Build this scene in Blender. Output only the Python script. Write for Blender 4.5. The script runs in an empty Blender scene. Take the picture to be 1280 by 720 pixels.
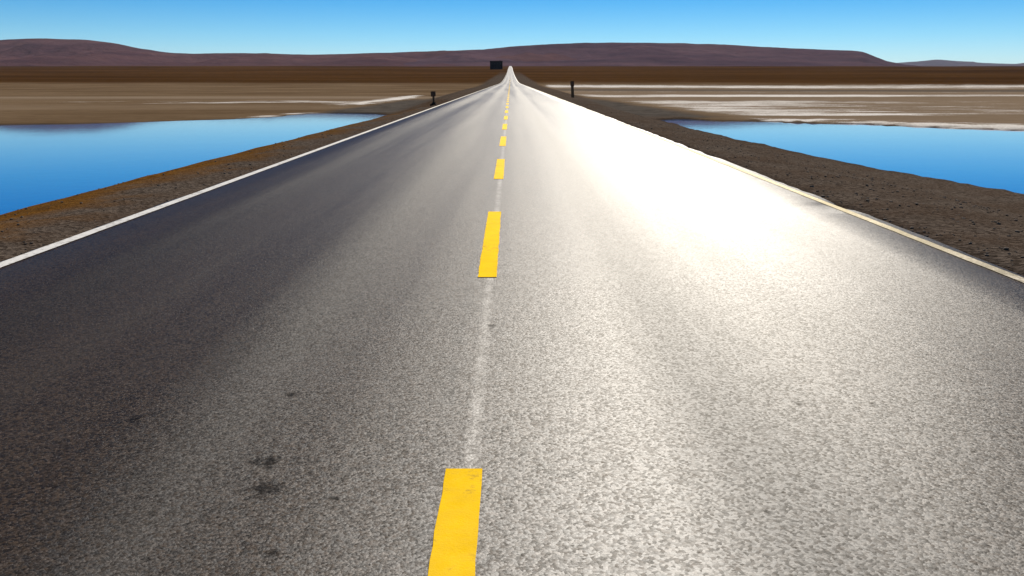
import bpy, bmesh, math, random
import numpy as np
random.seed(4)
rng = np.random.default_rng(11)
scene = bpy.context.scene
COL = scene.collection
R = math.radians

# ------------------------------------------------------------------ helpers
def link(name, me, mat=None, parent=None):
    o = bpy.data.objects.new(name, me)
    COL.objects.link(o)
    if mat: me.materials.append(mat)
    if parent: o.parent = parent
    return o

def tag(o, label=None, cat=None, group=None, kind=None):
    if label: o['label'] = label
    if cat: o['category'] = cat
    if group: o['group'] = group
    if kind: o['kind'] = kind
    return o

def grid_mesh(name, V, nr, nc, smooth=True, attrs=None):
    """V: (nr*nc,3) rows of columns"""
    me = bpy.data.meshes.new(name)
    i = np.arange((nr-1)*(nc-1))
    r, c = i // (nc-1), i % (nc-1)
    a = r*nc + c
    F = np.stack([a, a+1, a+nc+1, a+nc], 1)
    me.vertices.add(len(V)); me.vertices.foreach_set('co', V.astype(np.float32).ravel())
    me.loops.add(F.size); me.loops.foreach_set('vertex_index', F.astype(np.int32).ravel())
    me.polygons.add(len(F))
    me.polygons.foreach_set('loop_start', np.arange(0, F.size, 4, dtype=np.int32))
    me.polygons.foreach_set('loop_total', np.full(len(F), 4, dtype=np.int32))
    me.polygons.foreach_set('use_smooth', np.full(len(F), smooth, dtype=bool))
    me.update(calc_edges=True)
    for k, v in (attrs or {}).items():
        at = me.attributes.new(k, 'FLOAT', 'POINT'); at.data.foreach_set('value', v.astype(np.float32).ravel())
    return me

_perm = rng.random((256, 256))
def vnoise(x, y):
    xi, yi = np.floor(x).astype(int), np.floor(y).astype(int)
    fx, fy = x-xi, y-yi
    fx = fx*fx*(3-2*fx); fy = fy*fy*(3-2*fy)
    g = lambda a, b: _perm[a % 256, b % 256]
    return (g(xi,yi)*(1-fx)*(1-fy)+g(xi+1,yi)*fx*(1-fy)+g(xi,yi+1)*(1-fx)*fy+g(xi+1,yi+1)*fx*fy)*2-1
def fbm(x, y, n=4):
    s, a = 0, 1.0
    for k in range(n):
        s = s + a*vnoise(x*2**k+17.3*k, y*2**k+5.1*k); a *= .5
    return s/1.6
def sstep(a, b, x):
    t = np.clip((x-a)/(b-a), 0, 1); return t*t*(3-2*t)

# ------------------------------------------------------------------ site plan (metres; the road runs along +Y)
EYE = 1.30
ROAD_L, ROAD_R = -3.79, 3.57          # asphalt edges
LINE_L, LINE_R, LINE_C = -3.66, 3.40, -0.158
WATER_Z = -0.80
# profile of the road: gentle 0.6% grade, then climbing the far slope
_rd = np.array([-4000,-400, 0, 300, 400, 500, 700, 963, 1300, 1650, 2500, 3300, 9000], float)
_rz = np.array([-2.44, -2.44, 0, 1.83, 2.75, 4.3, 7.9, 13.4, 21.6, 30.8, 49.5, 65.5, 67.])
_td = np.array([-4000, 0, 200, 300, 400, 500, 700, 963, 1300, 1650, 2500, 3300, 9000], float)
_tz = np.array([-.70, -.70, -.70, -.1, 1.2, 3.2, 7.2, 12.9, 21.2, 30.4, 49., 65., 66.5])
def smooth_interp(d, xs, ys):
    # monotone cubic (PCHIP-like)
    h = np.diff(xs); s = np.diff(ys)/h
    m = np.zeros_like(ys); m[1:-1] = np.where(s[:-1]*s[1:] > 0, 2*s[:-1]*s[1:]/(s[:-1]+s[1:]+1e-12), 0)
    m[0], m[-1] = s[0], s[-1]
    d = np.clip(d, xs[0], xs[-1]); k = np.clip(np.searchsorted(xs, d)-1, 0, len(xs)-2)
    t = (d-xs[k])/h[k]
    return ((2*t**3-3*t**2+1)*ys[k]+(t**3-2*t**2+t)*h[k]*m[k]+(-2*t**3+3*t**2)*ys[k+1]+(t**3-t**2)*h[k]*m[k+1])
def road_z(d):
    d = np.asarray(d, float)
    return np.where((d > -300) & (d < 290), d*.0061, smooth_interp(d, _rd, _rz))
def flat_z(d): return smooth_interp(np.asarray(d, float), _td, _tz)

POND_L = [(-8.3,-60),(-8.2,0),(-8.3,15),(-8.35,25),(-8.2,40),(-7.8,55),(-8.0,66),(-10.5,71.5),(-13.2,73),(-15.2,72),(-16.6,65),(-17.4,59.5),
          (-20.9,56),(-24.5,52.5),(-28,51),(-34,50),(-45,49),(-70,44),(-110,30),(-120,-60)]
POND_R = [(13.5,-60),(12.2,-5),(10.9,10),(9.95,17.8),(9.35,24),(8.95,34),(8.9,46),(9.2,58),(10.6,59.5),(12.8,57),(16.9,54),(20.2,51),(24,44.5),
          (34,42),(50,41),(75,30),(95,5),(95,-60)]
def sdist(px, py, poly):
    """signed distance, positive inside"""
    P = np.array(poly, float); Q = np.roll(P, -1, 0)
    best = np.full(px.shape, 1e9); inside = np.zeros(px.shape, bool)
    for (ax, ay), (bx, by) in zip(P, Q):
        dx, dy = bx-ax, by-ay
        t = np.clip(((px-ax)*dx+(py-ay)*dy)/(dx*dx+dy*dy), 0, 1)
        best = np.minimum(best, np.hypot(px-ax-t*dx, py-ay-t*dy))
        c = ((ay > py) != (by > py))
        with np.errstate(divide='ignore', invalid='ignore'):
            inside ^= c & (px < (bx-ax)*(py-ay)/(by-ay+1e-12)+ax)
    return np.where(inside, best, -best)

def ground_height(X, Y):
    s = np.where(X > 0, X-ROAD_R, ROAD_L-X)          # metres outside the asphalt
    rz = road_z(Y); fz = flat_z(Y)
    near = np.clip(1-(np.abs(Y)-250)/300, 0, 1)
    width = 5.0+np.clip((Y-60)/120, 0, 1)*6
    w = sstep(0.15, 1, np.clip(s, 0, None)/width)
    w = np.where(s < 0, 0, w)
    wobble = .05*fbm(X*.9, Y*.55, 3)*np.clip(s/1.0, 0, 1)*(1-.5*w) + .028*fbm(X*3.1+9, Y*2.7, 3)*np.clip(s/.5, 0, 1)
    fz = fz + np.clip(np.abs(Y)/800-.2, 0, 1)*2.2*fbm(X*.004, Y*.004, 4)*np.clip(s/120, 0, 1)
    z = (rz-.045)*(1-w)+fz*w + wobble*np.clip(1.3-np.abs(Y)/300, .2, 1)
    z = np.where(s < 0, rz-.10, z)
    # little lip where gravel meets the asphalt edge
    z = z + .03*np.exp(-((s-.35)/.3)**2)*np.where(X > 0, 1, .4)*(s > 0)
    sdl = sdist(X, Y, POND_L) + .22*fbm(X*.5, Y*.35, 3)
    far_r = sstep(30, 50, Y)*sstep(10, 13, X)
    sdr = sdist(X, Y, POND_R) + .20*fbm(X*.55+3, Y*.4, 3) + far_r*(2.6*fbm(X*.22, Y*.22, 3) + 1.3*fbm(X*.9, Y*.6, 3))
    farl = sstep(45, 56, Y)*sstep(-11, -15, X)
    sdl = sdl + farl*.9*fbm(X*.14, Y*.2, 3)
    sll = .28*(1-farl)+.030*farl
    slr = .40*(1-far_r)+.05*far_r
    zb = np.minimum(WATER_Z - sdl*sll, WATER_Z - sdr*slr)
    sd = np.maximum(sdl, sdr)
    z = np.minimum(z, np.clip(zb, -1.6, None))
    ridge = far_r*np.exp(-((-sdr-.6)/1.6)**2)*(sdr < .6)
    z = z + ridge*(.10*np.clip(fbm(X*1.9, Y*1.1, 3), 0, 1)+.02)
    # never dip under the water level far from the ponds
    z = np.where((sd < -.05) & (z < WATER_Z+.012), WATER_Z+.012, z)
    return z, sdl, sdr, s

# ------------------------------------------------------------------ node helpers
def new_mat(name):
    m = bpy.data.materials.new(name); m.use_nodes = True
    nt = m.node_tree; b = nt.nodes['Principled BSDF']
    return m, nt, b
class N:
    def __init__(s, nt): s.nt = nt
    def node(s, t, **kw):
        n = s.nt.nodes.new(t)
        for k, v in kw.items(): setattr(n, k, v)
        return n
    def put(s, sock, v):
        if isinstance(v, bpy.types.NodeSocket): s.nt.links.new(v, sock)
        elif v is not None:
            if isinstance(v, tuple) and len(v) == 3 and sock.type == 'RGBA': v = v+(1,)
            sock.default_value = v
    def noise(s, vec, scale, detail=3, rough=.55, dist=0):
        n = s.node('ShaderNodeTexNoise'); s.put(n.inputs['Vector'], vec)
        n.inputs['Scale'].default_value = scale; n.inputs['Detail'].default_value = detail
        n.inputs['Roughness'].default_value = rough; n.inputs['Distortion'].default_value = dist
        return n.outputs['Fac']
    def vor(s, vec, scale, feat='F1', out='Distance', rnd=1):
        n = s.node('ShaderNodeTexVoronoi', feature=feat); s.put(n.inputs['Vector'], vec)
        n.inputs['Scale'].default_value = scale; n.inputs['Randomness'].default_value = rnd
        return n.outputs[out]
    def mapping(s, vec, scale=(1,1,1), loc=(0,0,0)):
        n = s.node('ShaderNodeMapping'); s.put(n.inputs['Vector'], vec)
        n.inputs['Scale'].default_value = scale; n.inputs['Location'].default_value = loc
        return n.outputs['Vector']
    def rng(s, v, a, b, c=0., d=1., interp='LINEAR'):
        n = s.node('ShaderNodeMapRange'); n.interpolation_type = interp
        s.put(n.inputs['Value'], v)
        for i, q in zip((1,2,3,4), (a,b,c,d)): s.put(n.inputs[i], q)
        return n.outputs['Result']
    def math(s, op, a, b=None, clamp=False):
        n = s.node('ShaderNodeMath', operation=op, use_clamp=clamp)
        s.put(n.inputs[0], a); s.put(n.inputs[1], b); return n.outputs[0]
    def mix(s, f, a, b, blend='MIX'):
        n = s.node('ShaderNodeMix', data_type='RGBA', blend_type=blend)
        s.put(n.inputs['Factor'], f); s.put(n.inputs[6], a); s.put(n.inputs[7], b); return n.outputs[2]
    def attr(s, name): return s.node('ShaderNodeAttribute', attribute_name=name).outputs['Fac']
    def obj(s): return s.node('ShaderNodeTexCoord').outputs['Object']
    def sep(s, v):
        n = s.node('ShaderNodeSeparateXYZ'); s.put(n.inputs[0], v); return n.outputs
    def sheen(s, b, col, f0, rough, normal, tint=(1., .97, .92)):
        # matt body with a mirror-facet layer of narrow-tailed (Beckmann) spread on top
        d = s.node('ShaderNodeBsdfDiffuse'); s.put(d.inputs['Color'], col); s.put(d.inputs['Normal'], normal)
        g = s.node('ShaderNodeBsdfMetallic', distribution='BECKMANN', fresnel_type='F82')
        s.put(g.inputs['Base Color'], f0); s.put(g.inputs['Edge Tint'], tint); s.put(g.inputs['Roughness'], rough); s.put(g.inputs['Normal'], normal)
        a = s.node('ShaderNodeAddShader'); s.nt.links.new(d.outputs[0], a.inputs[0]); s.nt.links.new(g.outputs[0], a.inputs[1])
        out = s.nt.nodes['Material Output']; s.nt.links.new(a.outputs[0], out.inputs['Surface']); s.nt.nodes.remove(b)
    def bump(s, h, strength, dist, normal=None):
        n = s.node('ShaderNodeBump'); s.put(n.inputs['Height'], h)
        n.inputs['Strength'].default_value = strength; n.inputs['Distance'].default_value = dist
        s.put(n.inputs['Normal'], normal); return n.outputs['Normal']

# ------------------------------------------------------------------ materials
def mat_asphalt():
    m, nt, b = new_mat('worn_asphalt'); n = N(nt); P = n.obj()
    xyz = n.sep(P)
    # aggregate: stones 8-20 mm in dark binder
    cell = n.vor(P, 95, out='Color'); cs = n.node('ShaderNodeSeparateColor'); n.put(cs.inputs[0], cell)
    d1 = n.vor(P, 95)
    fine = n.noise(P, 160, 3, .7)
    mid = n.noise(P, 80, 3, .65)
    big = n.noise(n.mapping(P, (1,.022,1)), 1.1, 4, .6)
    patch = n.noise(P, .35, 4, .6)
    col = n.mix(n.rng(cs.outputs[0], .1, .95), (.014,.009,.006), (.074,.049,.031))
    col = n.mix(n.rng(mid, .30, .55), (.014,.011,.008), col)
    # paler sand dusted in, streaky along the lanes
    col = n.mix(n.math('MULTIPLY', n.rng(big, .45, .75), .3), col, (.060,.049,.038))
    col = n.mix(n.math('MULTIPLY', n.rng(patch, .52, .7), .25), col, (.018,.016,.014))
    # wheel tracks polished darker: bands at fixed distance from lane centre
    def band(c, w):
        return n.rng(n.math('ABSOLUTE', n.math('SUBTRACT', xyz[0], c)), 0, w, 1, 0, 'SMOOTHSTEP')
    wob = n.noise(n.mapping(P, (.0,.03,0)), 1.0, 2)
    tr = n.math('ADD', n.math('ADD', band(-2.75,.55), band(-1.15,.5)), n.math('ADD', band(.9,.5), n.math('MULTIPLY', band(2.45,.45), .15)), True)
    col = n.mix(n.math('MULTIPLY', tr, n.rng(wob, .3, .7, .25, .6)), col, (.016,.014,.012))
    # worn seam beside the centre line: pale scraped strip
    seam = band(LINE_C+.02, .045)
    col = n.mix(n.math('MULTIPLY', seam, n.rng(n.noise(P, 9, 3), .32, .62, .15, .85)), col, (.20,.18,.155))
    seam2 = band(LINE_C-.10, .05)
    col = n.mix(n.math('MULTIPLY', seam2, n.rng(n.noise(P, 5, 3), .4, .7, 0., .5)), col, (.025,.024,.023))
    spots = None
    # tar drips and oil spots at their own places
    for (sx, sy, r) in SPOTS:
        dx = n.math('MULTIPLY', n.math('SUBTRACT', xyz[0], sx), 1/r)
        dy = n.math('MULTIPLY', n.math('SUBTRACT', xyz[1], sy), .8/r)
        dd = n.math('SQRT', n.math('ADD', n.math('MULTIPLY', dx, dx), n.math('MULTIPLY', dy, dy)))
        dd = n.math('ADD', dd, n.rng(n.noise(P, 40, 2), .3, .7, -.45, .45))
        sm = n.rng(dd, .35, 1.25, .72, 0)
        spots = sm if spots is None else n.math('MAXIMUM', spots, sm)
        col = n.mix(sm, col, (.004,.003,.003))
    rough = n.rng(mid, .3, .7, ASPH_R-.03, ASPH_R+.05)
    rough = n.math('ADD', rough, n.rng(tr, 0, 1, 0, .06))
    rough = n.math('ADD', rough, n.rng(big, .35, .7, -.02, .04))
    sp = n.math('MULTIPLY', n.rng(cs.outputs[1], 0, .8, .45, 1.3), n.rng(mid, .30, .52, .45, 1.1))
    sp = n.math('MULTIPLY', sp, n.math('SUBTRACT', 1., spots))
    sp = n.math('MULTIPLY', sp, n.rng(n.vor(P, 16), .05, .13, .35, 1))     # scattered pits where stones have popped out
    f0 = n.math('MULTIPLY', n.math('ADD', sp, n.math('MULTIPLY', seam, n.rng(n.noise(P, 7, 3), .4, .65, 0, .25))), ASPH_S)
    h = n.math('ADD', n.math('MULTIPLY', n.rng(d1, 0, .9, 1, 0), .6), n.math('MULTIPLY', fine, .8))
    h = n.math('ADD', h, n.math('MULTIPLY', cs.outputs[2], .7))
    n.sheen(b, col, n.mix(f0, (0,0,0), (1,.98,.95)), rough, n.bump(h, .45, .0018), (ASPH_E,ASPH_E*.985,ASPH_E*.955))
    return m

def mat_paint(name, col, worn, wear=.5, gl=.03):
    m, nt, b = new_mat(name); n = N(nt); P = n.obj()
    w = n.noise(P, 22, 5, .7); w2 = n.noise(P, 2.2, 3)
    f = n.rng(n.math('ADD', n.math('MULTIPLY', w, .7), n.math('MULTIPLY', w2, .3)), wear, wear+.16)
    c = n.mix(n.rng(n.noise(P, 8, 4), .3, .7), tuple(x*.86 for x in col), col)
    n.sheen(b, n.mix(f, c, worn), n.mix(n.rng(w, .3, .7, .6, 1.2), (0,0,0), (gl,gl*.97,gl*.92)), .60, n.bump(n.noise(P, 120, 3, .7), .35, .003), (.56,.53,.46))
    return m

def mat_ground():
    m, nt, b = new_mat('altiplano_soil'); n = N(nt); P = n.obj()
    xyz = n.sep(P)
    sh = n.attr('shoulder'); left = n.attr('leftside'); salt = n.attr('salt'); mud = n.attr('mud'); plain = n.attr('plain')
    wet = n.attr('wet')
    big = n.noise(n.mapping(P, (.022,.030,.02)), 1., 5, .65)
    mid = n.noise(P, .8, 5, .6); fine = n.noise(P, 9, 5, .65); grit = n.noise(P, 45, 4, .7)
    # flats
    flats = n.mix(n.rng(big, .35, .65), (.110,.070,.038), (.190,.130,.078))
    flats = n.mix(n.math('MULTIPLY', n.rng(mid, .45, .7), .4), flats, (.070,.042,.022))
    flats = n.mix(n.math('MULTIPLY', n.attr('sand'), n.rng(mid, .3, .6, .5, 1)), flats, (.27,.205,.145))
    # brown rising plain with tussock mottling
    pn = n.noise(n.mapping(P, (.0025,.006,.01)), 1., 5, .6)
    brown = n.mix(n.rng(pn, .35, .65), (.046,.021,.007), (.092,.044,.015))
    tus = n.noise(P, .12, 4, .7)
    brown = n.mix(n.math('MULTIPLY', n.rng(tus, .45, .65), .45), brown, (.026,.014,.004))
    col = n.mix(plain, flats, brown)
    strk = n.noise(n.mapping(P, (.10,.30,.3)), 1., 5, .65)
    # mud and salt crust
    mudc = n.mix(n.rng(mid, .35, .65), (.060,.050,.042), (.105,.090,.075))
    col = n.mix(mud, col, mudc)
    sbrk = n.math('ADD', salt, n.rng(n.math('ADD', n.math('MULTIPLY', strk, .65), n.math('MULTIPLY', fine, .35)), .36, .64, -.42, .42))
    saltm = n.rng(sbrk, .36, .76, 0, 1, 'SMOOTHSTEP')
    saltc = n.mix(n.rng(fine, .35, .65), (.52,.46,.40), (.80,.75,.68))
    col = n.mix(saltm, col, saltc)
    # gravel shoulder
    cs = n.node('ShaderNodeSeparateColor'); n.put(cs.inputs[0], n.vor(P, 28, out='Color'))
    grav = n.mix(n.rng(cs.outputs[0], 0, 1), (.040,.030,.023), (.135,.105,.082))
    grav = n.mix(n.rng(mid, .4, .7, 0, .6), grav, (.060,.036,.022))
    rust = n.mix(n.rng(fine, .3, .7), (.080,.032,.007), (.185,.088,.021))
    rust = n.mix(n.rng(mid, .56, .75, 0, .5), rust, (.042,.032,.018))
    sc = n.mix(n.math('MULTIPLY', left, n.rng(n.math('ADD', n.attr('outward'), n.rng(mid, .3, .7, -.12, .12)), .10, .34)), grav, rust)
    col = n.mix(sh, col, sc)
    # damp rim along the water
    col = n.mix(n.math('MULTIPLY', wet, .65), col, n.mix(.5, (.022,.016,.012), (.035,.022,.012)))
    n.put(b.inputs['Base Color'], col)
    n.put(b.inputs['Roughness'], n.rng(wet, 0, 1, .95, .6))
    b.inputs['Specular IOR Level'].default_value = .0
    h = n.math('ADD', n.math('MULTIPLY', fine, 1.0), n.math('MULTIPLY', grit, .35))
    h = n.math('ADD', h, n.math('MULTIPLY', n.vor(P, 28), .3))
    n1 = n.bump(mid, .4, .12)
    n.put(b.inputs['Normal'], n.bump(h, .8, .035, n1))
    return m

def mat_water():
    m, nt, b = new_mat('pond_water'); n = N(nt); P = n.obj()
    n.put(b.inputs['Base Color'], (.000,.115,.36))
    b.inputs['Roughness'].default_value = .03
    b.inputs['IOR'].default_value = 1.333
    b.inputs['Specular IOR Level'].default_value = .5
    w = n.noise(n.mapping(P, (1.0,1.6,1)), 2.2, 3, .5)
    w2 = n.noise(P, .22, 3, .5)
    n.put(b.inputs['Normal'], n.bump(w, .4, .0022, n.bump(w2, .25, .006)))
    return m

def mat_hill(name, lo, hi, dark):
    m, nt, b = new_mat(name); n = N(nt); P = n.obj()
    a = n.noise(n.mapping(P, (.0016,.0016,.006)), 1, 6, .62)
    s = n.noise(n.mapping(P, (.0005,.0005,.03)), 1, 3, .5)
    g = n.noise(P, .012, 5, .65)
    c = n.mix(n.rng(a, .35, .65), lo, hi)
    c = n.mix(n.rng(s, .45, .65, 0, .6), c, dark)
    c = n.mix(n.rng(g, .45, .7, 0, .5), c, dark)
    n.put(b.inputs['Base Color'], c)
    b.inputs['Roughness'].default_value = .95; b.inputs['Specular IOR Level'].default_value = 0
    n.put(b.inputs['Normal'], n.bump(g, .7, 18))
    return m

def mat_simple(name, c1, c2, scale, rough=.8, bump=.3, metal=0, stretch=(1,1,1)):
    m, nt, b = new_mat(name); n = N(nt); P = n.mapping(n.obj(), stretch)
    a = n.noise(P, scale, 5, .65)
    n.put(b.inputs['Base Color'], n.mix(n.rng(a, .3, .7), c1, c2))
    n.put(b.inputs['Roughness'], n.rng(a, .3, .7, rough-.08, min(1, rough+.08)))
    b.inputs['Metallic'].default_value = metal; b.inputs['Specular IOR Level'].default_value = .04
    n.put(b.inputs['Normal'], n.bump(n.noise(P, scale*4, 4, .7), bump, .01))
    return m

HAZE_Z0, HAZE_Z1, HAZE_D = -70., 620., 1.4e-5
# parameters tuned against the photograph
ASPH_R, ASPH_S, ASPH_E = .51, .046, .575
SUN_AZ, SUN_EL, SUN_STR = 12.5, 32.0, 5.0
# dark spots: photo position turned into road metres
def road_pt(px, py):
    f, cx, cy = 1150., 640., 360.
    th = math.atan(253/1150)
    vx, vy, vz = (px-cx)/f, 1., -(py-cy)/f
    wy = vy*math.cos(th)+vz*math.sin(th); wz = -vy*math.sin(th)+vz*math.cos(th)
    t = EYE/(.0061*wy-wz)
    return vx*t, wy*t
SPOTS = [road_pt(*p)+(r*w_,) for p, r, w_ in [q+((1.35,) if q[0][0] < 700 else (.8,)) for q in [((367,493),.020), ((340,577),.030), ((333,610),.040), ((341,690),.016), ((172,523),.022),
         ((616,407),.020), ((320,578),.018), ((420,622),.014), ((1000,505),.022), ((1094,505),.02), ((960,640),.013)]]]

# ------------------------------------------------------------------ ground sheet
def spaced(a, b, s0, g):
    out = [a]; s = s0
    while out[-1] < b: out.append(out[-1]+s); s *= g
    return out
xs = np.arange(ROAD_L-10, ROAD_L, .22); xs2 = np.arange(ROAD_R, ROAD_R+10, .22)
left_out = -np.array(spaced(-(ROAD_L-10)+.25, 9000, .3, 1.062)[::-1])
right_out = np.array(spaced(ROAD_R+10+.25, 9000, .3, 1.062))
XS = np.unique(np.concatenate([left_out, xs, [ROAD_L-.001, ROAD_L+.12, -1.9, 0, 1.9, ROAD_R-.12, ROAD_R+.001], xs2, right_out]))
yb = -np.array(spaced(2, 3000, 1.0, 1.12)[::-1]); yf = np.array(spaced(2.2, 90, .25, 1.006)); yff = np.array(spaced(yf[-1]+.5, 4200, .6, 1.018))
YS = np.concatenate([yb, [-1., 0, 1.2], yf, yff])
GX, GY = np.meshgrid(XS, YS)
Z, SDL, SDR, S = ground_height(GX, GY)
SD = np.maximum(SDL, SDR)
gx, gy = GX, GY
sh_w = 4.6+np.clip((gy-60)/120, 0, 1)*5
shoulder = 1-sstep(sh_w*.72, sh_w*1.15, S+.5*fbm(gx*.4, gy*.3, 3))
shoulder = np.maximum(shoulder, sstep(8.5, 7.2, S)*sstep(66, 58, gy))
shoulder = np.where(gy > 700, shoulder*np.clip(1-(gy-700)/500, 0, 1), shoulder)
plain = sstep(400, 560, gy+90*fbm(gx*.004, gy*.01, 3)-np.where(gx < 0, 0, 0))
plain = np.maximum(plain, sstep(-300, -700, gy))
# salt crust: strips across the flats (position on the ground), stronger on the right-hand side
L = gx < 0
yy = gy + 24*fbm(gx*.009, gy*.012, 3) + 5*fbm(gx*.06, gy*.05, 3)
def strip(c, w): return np.clip(1-np.abs(yy-c)/w, 0, 1)**.6
right = (~L)*sstep(8, 14, S)
salt = right*np.maximum.reduce([.95*strip(190, 30)*(.62+.6*fbm(gx*.02+4, gy*.006, 3)+.2*sstep(120, 40, gx)), .85*strip(390, 60)*(.75+.4*fbm(gx*.008+9, gy*.004, 3)), .70*strip(115, 22)*sstep(70, 25, gx), .30*strip(260, 30)])
edge_r = right*np.exp(-((-SDR-1.2)/3.4)**2)*(SDR < .2)*sstep(36, 44, gy)
salt = np.maximum(salt, edge_r*(.50+.60*np.clip(fbm(gx*.5, gy*.5, 3)*1.3+.35, 0, 1)))
left_m = L*sstep(6, 9, S)
lx = gx + 1.5*fbm(gx*.3, gy*.1, 3)
salt = np.maximum(salt, left_m*.95*np.clip(1.0-np.abs(lx+17.0+(gy-95)*.02)/3.2, 0, 1)*sstep(82, 110, gy)*sstep(215, 180, gy))
salt = np.maximum(salt, left_m*.55*strip(125, 18)*sstep(-75, -24, gx))
salt = np.maximum(salt, left_m*.55*np.exp(-((-SDL-.7)/.9)**2)*(SDL < .1)*sstep(56, 64, gy))
salt = np.maximum(salt, right*sstep(11.5, 16, gx)*sstep(150, 110, yy)*sstep(60, 66, gy)*(.36+.38*sstep(45, 20, gx))*(.75+.5*fbm(gx*.12, gy*.05, 3)))
sand = L*np.maximum(.9*strip(165, 28), .6*strip(95, 20))*(.6+.4*vnoise(gx*.01, gy*.03)) + right*.55
sand = np.clip(sand, 0, 1)*sstep(420, 360, gy)
mud = np.zeros_like(gx)
mx = gx + .8*fbm(gx*.4, gy*.15, 3)
mud = np.maximum(mud, (~L)*sstep(14.5, 12, mx)*sstep(57, 62, gy)*sstep(170, 120, gy))
mud = np.maximum(mud, L*sstep(-15.5, -13.5, mx)*sstep(66, 72, gy)*sstep(160, 120, gy))
mud = np.maximum(mud, right*strip(290, 34)*.8)
salt = salt*(1-mud*.9)
salt = np.maximum(salt, edge_r*sstep(10.5, 13, gx)*(.62+.6*fbm(gx*.8, gy*.5, 3)))
wet = np.exp(-(np.clip(-SD, 0, None)/.35)**2)
outward = np.clip(S/4.5, 0, 1)
V = np.stack([GX.ravel(), GY.ravel(), Z.ravel()], 1)
me = grid_mesh('ground', V, len(YS), len(XS), True, dict(shoulder=shoulder, plain=plain, salt=salt, mud=mud, wet=wet, sand=sand, leftside=L*sstep(75, 50, gy), outward=outward))
tag(link('ground', me, mat_ground()), 'wide brown and salt streaked plain spreading both sides of the road', 'ground', kind='structure')

# ------------------------------------------------------------------ ponds
mw = mat_water()
def pond(x0, x1, y0, y1, label):
    nx, ny = 24, 24
    X, Y = np.meshgrid(np.linspace(x0, x1, nx), np.linspace(y0, y1, ny))
    V = np.stack([X.ravel(), Y.ravel(), np.full(X.size, WATER_Z)], 1)
    tag(link('water', grid_mesh('water', V, ny, nx), mw), label, 'water', kind='structure')
pond(-124, -6.2, -62, 80, 'long still blue pond along the left shoulder of the road')
pond(6.4, 98, -62, 66, 'still blue pond with a salty far shore beyond the right gravel bank')

# ------------------------------------------------------------------ road with painted markings
ry = np.concatenate([np.arange(-40, 2, 2.), np.array(spaced(2.2, 60, .25, 1.004)), np.array(spaced(61, 3300, .8, 1.02))])
rx = np.array([ROAD_L, ROAD_L+.06, -3.2, -2.4, -1.6, -.8, LINE_C, .5, 1.3, 2.1, 2.9, ROAD_R-.06, ROAD_R])
RX, RY = np.meshgrid(rx, ry)
ex = .045*fbm(RY*1.3, RY*0+3.7, 3) + .03*fbm(RY*5, RY*0+1.7, 2)
ex2 = .045*fbm(RY*1.1, RY*0+8.2, 3) + .035*fbm(RY*6, RY*0+4.1, 2)
ex2 = ex2 - .16*np.exp(-((RY-9.6)/.22)**2)                    # a bite broken out of the right edge
fade = np.clip(1.2-RY/120, 0, 1)
RX2 = RX + np.where(RX < -3.7, np.clip(ex, -.05, .05), 0)*fade + np.where(RX > 3.5, np.clip(ex2, -.2, .05), 0)*fade
crown = .05*(1-((RX-LINE_C)/3.7)**2)*0
edge = np.where((RX == rx[0]) | (RX == rx[-1]), -.05, 0)
lift = .02+np.clip((RY-400)/2000, 0, .25)
RZ = road_z(RY)+crown+edge+lift-.02
V = np.stack([RX2.ravel(), RY.ravel(), RZ.ravel()], 1)
asphalt = mat_asphalt()
road = tag(link('road', grid_mesh('road', V, len(ry), len(rx), True), asphalt), 'straight two lane asphalt road running to the hills, glaring in the sun', 'road', kind='structure')
white = mat_paint('white_line_paint', (.74,.71,.66), (.16,.145,.13), .52)
cream = mat_paint('faded_line_paint', (.66,.59,.51), (.13,.115,.10), .37, .045)
yellow = mat_paint('yellow_line_paint', (.95,.57,.004), (.30,.18,.03), 0.555, .009)

def ribbon(name, x, w, y0, y1, mat, jit=.004, step=None, zoff=.004):
    ys = np.array(spaced(y0, y1, .12 if step is None else step, 1.004 if step is None else 1.02)); ys = ys[ys < y1]; ys = np.append(ys, y1)
    n = len(ys)
    jl = jit*(.4*fbm(ys*4, ys*0+x, 2)+.6*fbm(ys*31, ys*0+x, 2)); jr = jit*(.4*fbm(ys*4, ys*0+x+5, 2)+.6*fbm(ys*31, ys*0+x+5, 2))
    z = road_z(ys)+np.clip((ys-400)/2000, 0, .25)+zoff+np.clip(ys/300,0,1)*.02
    V = np.empty((n, 2, 3)); V[:,0] = np.stack([x-w/2+jl, ys, z], 1); V[:,1] = np.stack([x+w/2+jr, ys, z], 1)
    return link(name, grid_mesh(name, V.reshape(-1,3), n, 2), mat, road)
ribbon('edge_line', LINE_L, .105, -30, 1500, white, .006)['label'] = 'crisp white line along the left edge'
ribbon('edge_line', LINE_R, .08, -30, 1500, cream, .014)['label'] = 'worn cream line along the right edge'
d0 = road_pt(640, 587)[1]
near_end = d0
period = road_pt(640, 347)[1]-d0
dash_len = road_pt(640, 265)[1]-road_pt(640, 347)[1]
print('dash', d0, period, dash_len)
PERIOD = dash_len+period
k = -1
y = near_end-dash_len
for k in range(-1, 95):
    ys = y + PERIOD*k
    ribbon('centre_dash', LINE_C, .128, ys, ys+dash_len, yellow, .006, step=.03 if k < 4 else .15 if k < 8 else 1.0)

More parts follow.
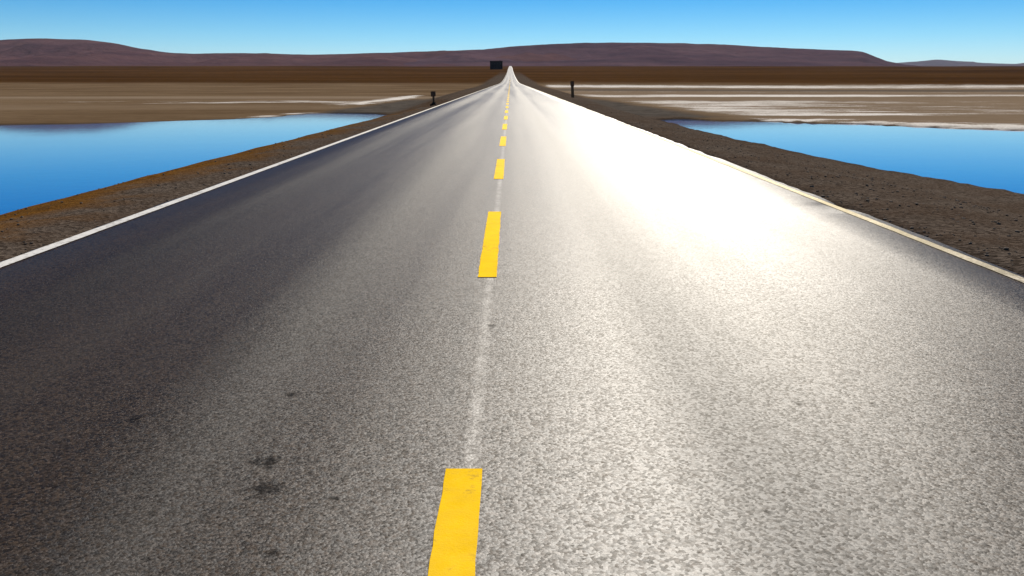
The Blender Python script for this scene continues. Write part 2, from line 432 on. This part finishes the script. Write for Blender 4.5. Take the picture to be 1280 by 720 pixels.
# ------------------------------------------------------------------ loose gravel on both shoulders
def stones(n, mat):
    bm = bmesh.new()
    tmpl = bmesh.new(); bmesh.ops.create_icosphere(tmpl, subdivisions=1, radius=1)
    tv = np.array([v.co[:] for v in tmpl.verts]); tf = [[v.index for v in f.verts] for f in tmpl.faces]; tmpl.free()
    side = rng.random(n) < .72
    yv = 5+ (rng.random(n)**1.7)*60
    sv = rng.random(n)**1.15*4.4+.02
    xv = np.where(side, ROAD_R+sv, ROAD_L-sv)
    zz, a, b_, s = ground_height(xv, yv)
    VV, FF = [], []
    for i in range(n):
        if zz[i] < WATER_Z+.02: continue
        r = .007+.016*rng.random()**4 + (.006 if rng.random() < .015 else 0)
        v = tv*(1+.35*(rng.random(len(tv))-.5))[:,None]*r*np.array([1.1, 1, .6])
        t = rng.random()*6.28; c, q = math.cos(t), math.sin(t)
        v = np.stack([v[:,0]*c-v[:,1]*q, v[:,0]*q+v[:,1]*c, v[:,2]], 1)+[xv[i], yv[i], zz[i]+r*.2]
        o = len(VV)*len(tv); VV.append(v); FF += [[o+j for j in f] for f in tf]
    me = bpy.data.meshes.new('gravel'); me.from_pydata(np.concatenate(VV).tolist(), [], FF)
    return tag(link('gravel', me, mat), 'loose grey brown stones strewn over both road shoulders', 'gravel', kind='stuff')
stones(6500, mat_simple('shoulder_stone', (.085,.065,.050), (.200,.160,.125), 6, .95, .2))

# ------------------------------------------------------------------ roadside marker posts
wood = mat_simple('weathered_post_wood', (.13,.075,.042), (.26,.16,.09), 14, .85, .5, 0, (3,3,.5))
plate = mat_simple('rusty_plate', (.14,.072,.042), (.24,.13,.075), 20, .6, .2)
rock = mat_simple('dark_rock', (.020,.018,.017), (.055,.048,.042), 9, .9, .6)
def bm_box(bm, cx, cy, cz, sx, sy, sz, taper=1.0, bev=.006):
    r = bmesh.ops.create_cube(bm, size=1)
    vs = r['verts']
    for v in vs:
        k = taper if v.co.z > 0 else 1
        v.co.x = cx+v.co.x*sx*k; v.co.y = cy+v.co.y*sy*k; v.co.z = cz+v.co.z*sz
    es = list({e for v in vs for e in v.link_edges})
    bmesh.ops.bevel(bm, geom=es, offset=bev, segments=2, affect='EDGES')
def bm_obj(name, bm, mat, parent, smooth=False):
    me = bpy.data.meshes.new(name); bm.to_mesh(me); bm.free()
    if smooth:
        for p in me.polygons: p.use_smooth = True
    return link(name, me, mat, parent)
def marker(x, y, h, label, head, lean, cairn):
    z = float(ground_height(np.array([x]), np.array([y]))[0][0])
    e = bpy.data.objects.new('marker_post', None); COL.objects.link(e)
    e.location = (x, y, z-.03); e.rotation_euler = (0, R(lean), 0)
    tag(e, label, 'marker post', 'marker posts beside the road')
    bm = bmesh.new(); bm_box(bm, 0, 0, h*.5-.12, .17 if cairn else .25, .12, h+.24, .8, .012); bm_obj('post', bm, wood, e)
    bm = bmesh.new(); bm_box(bm, 0, -.09, h-head[1]/2, head[0], .05, head[1], 1, .012); bm_obj('plate', bm, plate, e)
    for sgn in (-1, 1):
        bm = bmesh.new(); bm_box(bm, 0, -.12, h-head[1]/2+sgn*head[1]*.3, .03, .02, .03, 1, .004); bm_obj('bolt', bm, rock, e)
    if cairn:
        bm = bmesh.new()
        rr = random.Random(3)
        for i in range(9):
            a = i*.7; q = .12+.06*rr.random() if i < 6 else .05
            c = (math.cos(a)*q, math.sin(a)*q, .07 if i < 6 else .17)
            r = bmesh.ops.create_icosphere(bm, subdivisions=2, radius=.10+.03*rr.random())
            for v in r['verts']:
                k = 1+.18*math.sin(v.co.x*40+i)*math.cos(v.co.y*33+v.co.z*27)
                v.co = (v.co.x*k+c[0], v.co.y*k+c[1], v.co.z*.75*k+c[2])
        bm_obj('base_stones', bm, rock, e)
    return e
marker(-5.42, 66.5, 1.02, 'slim brown marker post with dark stones at its foot, left of the road', (.34,.36), -2, True)
marker(5.05, 76, 1.34, 'thicker plain brown marker post standing on the right gravel bank', (.30,.42), -3, False)

# ------------------------------------------------------------------ far dark building beside the climbing road
bw = mat_simple('dark_building_wall', (.004,.003,.006), (.010,.008,.013), .4, .85, .2)
br = mat_simple('dark_roof_sheet', (.006,.005,.008), (.013,.011,.015), .6, .6, .2)
bg = mat_simple('dark_window_glass', (.012,.014,.020), (.020,.024,.034), .5, .25, .0)
bx, by = -22.5, 1520.
bz = float(ground_height(np.array([bx]), np.array([by]))[0][0])
B = bpy.data.objects.new('roadside_building', None); COL.objects.link(B); B.location = (bx, by, bz)
tag(B, 'small dark boxy building standing left of the road at its far end', 'building')
W, D, H = 20., 14., 12.5
bm = bmesh.new(); bm_box(bm, 0, 0, H/2-1, W, D, H+2-.6, 1, .1); bm_obj('wall', bm, bw, B)
bm = bmesh.new(); bm_box(bm, 0, 0, H, W+1.2, D+1.2, .7, 1, .1); rf = bm_obj('roof', bm, br, B)
bm = bmesh.new(); bm_box(bm, 6, 2, H+.9, 1.2, 1.2, 1.4, 1, .05); bm_obj('chimney', bm, br, rf)
bm = bmesh.new(); bm_box(bm, 1.5, -D/2-.04, 1.6, 3.4, .16, 3.6, 1, .04); bm_obj('door', bm, br, B)
for wz in (3.6, 8.6):
    for wx in (-7, -3.2, 6.8) if wz < 5 else (-7, -2.4, 2.2, 6.8):
        bm = bmesh.new(); bm_box(bm, wx, -D/2-.03, wz, 1.9, .14, 2.0, 1, .04); wf = bm_obj('window', bm, br, B)
        bm = bmesh.new(); bm_box(bm, wx, -D/2-.08, wz, 1.5, .1, 1.6, 1, .02); bm_obj('pane', bm, bg, wf)

# ------------------------------------------------------------------ hills
F = 1150.
def hills(name, label, prof, d_foot, d_ridge, d_back, foot_y, mat, amp, seed, power=1.0, nx=420):
    """prof: skyline as bearing (in 1150ths) against height above eye level (in 1150ths of distance)"""
    P = np.array(prof, float)
    u = np.linspace(P[0,0], P[-1,0], nx)
    top = np.interp(u, P[:,0], P[:,1])
    ker = np.hanning(9); ker /= ker.sum(); top = np.convolve(np.pad(top, 4, 'edge'), ker, 'valid')
    top = top + .45*fbm(u*.05+seed, u*0+seed, 4)
    rows_f, rows_b = 46, 16
    ds = np.concatenate([np.linspace(d_foot, d_ridge, rows_f), np.linspace(d_ridge, d_back, rows_b)[1:]])
    t = np.concatenate([np.linspace(0, 1, rows_f), np.linspace(1, 0, rows_b)[1:]])
    U, DD = np.meshgrid(u, ds); T = np.repeat(t[:,None], nx, 1)
    zt = EYE+top*d_ridge/F
    zf = np.interp(ds, [0, d_foot, 99999], [0, EYE+foot_y*d_foot/F-3, EYE+foot_y*d_foot/F-3])
    X = U*DD/F
    g = fbm(X*.0035+seed, DD*.0012, 5)
    shape = T**power*(1+0*T)
    relief = np.clip(np.sin(np.pi*T), 0, 1)
    Zh = zf[:,None] + (zt[None]-zf[:,None])*np.clip(shape+amp*g*relief*.6, 0, 1)
    Zh = np.where(DD >= d_back-1, Zh-60, Zh); Zh = np.where(DD <= d_foot+1, Zh-25, Zh)
    V = np.stack([X.ravel(), DD.ravel(), Zh.ravel()], 1)
    return tag(link(name, grid_mesh(name, V, len(ds), nx), mat), label, 'hills', kind='structure')
HZ = 107.
px = lambda L: [(x-640, HZ-y) for x, y in L]
mh1 = mat_hill('maroon_hill_rock', (.085,.042,.046), (.125,.065,.062), (.052,.028,.036))
mh2 = mat_hill('purple_mesa_rock', (.085,.048,.060), (.128,.074,.082), (.048,.033,.046))
mh3 = mat_hill('blue_far_rock', (.085,.055,.06), (.13,.085,.085), (.05,.035,.045))
hills('hills', 'broad rounded maroon hill range on the left of the skyline', px([(-420,66),(-250,60),(-120,58),(0,56),(30,53),(75,51.3),(130,53),(165,57.5),(195,64),(225,68),(260,69.3),(300,68.6),(340,69),(400,70.5),(450,69.3),(520,67),(600,64.5),(680,66),(760,74),(840,84),(880,86)]),
      3250, 5600, 7500, 21., mh1, .5, 3.1)
hills('hills', 'long flat topped purple mesa behind the road end', px([(430,84),(500,76),(560,68.5),(600,65),(640,61),(690,58),(720,56.8),(760,56),(850,57),(900,58.5),(960,62),(1010,64),(1055,65.5),(1068,67),(1082,72),(1098,78),(1120,82),(1150,85),(1180,87)]),
      3300, 5000, 7200, 20., mh2, .4, 8.7, .9)
hills('hills', 'faint bluish hills low on the right skyline', px([(1000,88),(1060,84),(1105,80.5),(1135,78),(1160,76.2),(1185,78),(1215,80),(1255,81),(1280,78),(1330,75),(1420,77),(1600,84),(1700,88)]),
      15000, 21000, 25000, 20, mh3, .4, 15.2)

# ------------------------------------------------------------------ thin dry air over the plain
bm = bmesh.new(); r = bmesh.ops.create_cube(bm, size=1)
for v in r['verts']: v.co = (v.co.x*52000, v.co.y*28500+12250, (-1 if v.co.z < 0 else 1))
for v in r['verts']: v.co.z = HAZE_Z0 if v.co.z < 0 else HAZE_Z1
mz, ntz, bz_ = new_mat('thin_air'); ntz.nodes.remove(bz_)
pv = ntz.nodes.new('ShaderNodeVolumePrincipled'); pv.inputs['Color'].default_value = (.62,.74,.95,1)
pv.inputs['Density'].default_value = HAZE_D; pv.inputs['Anisotropy'].default_value = 0
ntz.links.new(pv.outputs[0], ntz.nodes['Material Output'].inputs['Volume'])
tag(bm_obj('haze', bm, mz, None), 'thin pale air over the plain', 'haze', kind='stuff')

# ------------------------------------------------------------------ sky, sun, camera
w = bpy.data.worlds.new('World'); scene.world = w; w.use_nodes = True
nt = w.node_tree; n = N(nt); bgn = nt.nodes['Background']
sky = n.node('ShaderNodeTexSky', sky_type='NISHITA')
sky.sun_disc = False; sky.sun_elevation = R(SUN_EL); sky.sun_rotation = R(SUN_AZ)
sky.altitude = 3800; sky.air_density = 1.0; sky.dust_density = .3; sky.ozone_density = 2.0
hs = n.node('ShaderNodeHueSaturation'); hs.inputs['Saturation'].default_value = 1.15
nt.links.new(sky.outputs[0], hs.inputs['Color'])
geo = n.node('ShaderNodeNewGeometry')
up = n.math('MULTIPLY', n.sep(geo.outputs['Incoming'])[2], -1.)
ramp = n.node('ShaderNodeValToRGB'); el = ramp.color_ramp.elements
el[0].position = 0.; el[0].color = (1, 1, 1, 1)
el[1].position = 1.; el[1].color = (.24, .28, .33, 1)
for p, c in ((.02,(.88,.99,.99)), (.05,(.56,.90,.99)), (.085,(.25,.74,.97)), (.14,(.03,.46,.88)), (.20,(.05,.42,.80)), (.40,(.16,.26,.36))):
    e_ = el.new(p); e_.color = c+(1,)
nt.links.new(up, ramp.inputs[0])
nt.links.new(n.mix(1., hs.outputs[0], ramp.outputs[0], 'MULTIPLY'), bgn.inputs['Color']); bgn.inputs['Strength'].default_value = .070

sl = bpy.data.lights.new('sun', 'SUN'); sl.energy = SUN_STR; sl.angle = R(.5); sl.color = (1, .965, .91)
so = bpy.data.objects.new('sun', sl); COL.objects.link(so)
from mathutils import Vector
sd = Vector((math.sin(R(SUN_AZ))*math.cos(R(SUN_EL)), math.cos(R(SUN_AZ))*math.cos(R(SUN_EL)), math.sin(R(SUN_EL))))
so.rotation_euler = sd.to_track_quat('Z', 'Y').to_euler(); so.location = (60, 200, 120)

cd = bpy.data.cameras.new('camera'); cam = bpy.data.objects.new('camera', cd); COL.objects.link(cam)
cd.sensor_width = 36; cd.lens = 36*F/1280; cd.clip_start = .05; cd.clip_end = 40000
cam.location = (0, 0, EYE)
cam.rotation_euler = (R(90)-math.atan(253/1150), 0, R(-.1))
scene.camera = cam

vs = scene.view_settings
vs.view_transform = 'Standard'; vs.look = 'None'; vs.exposure = .38; vs.gamma = 1; vs.use_curve_mapping = False
scene.cycles.max_bounces = 6
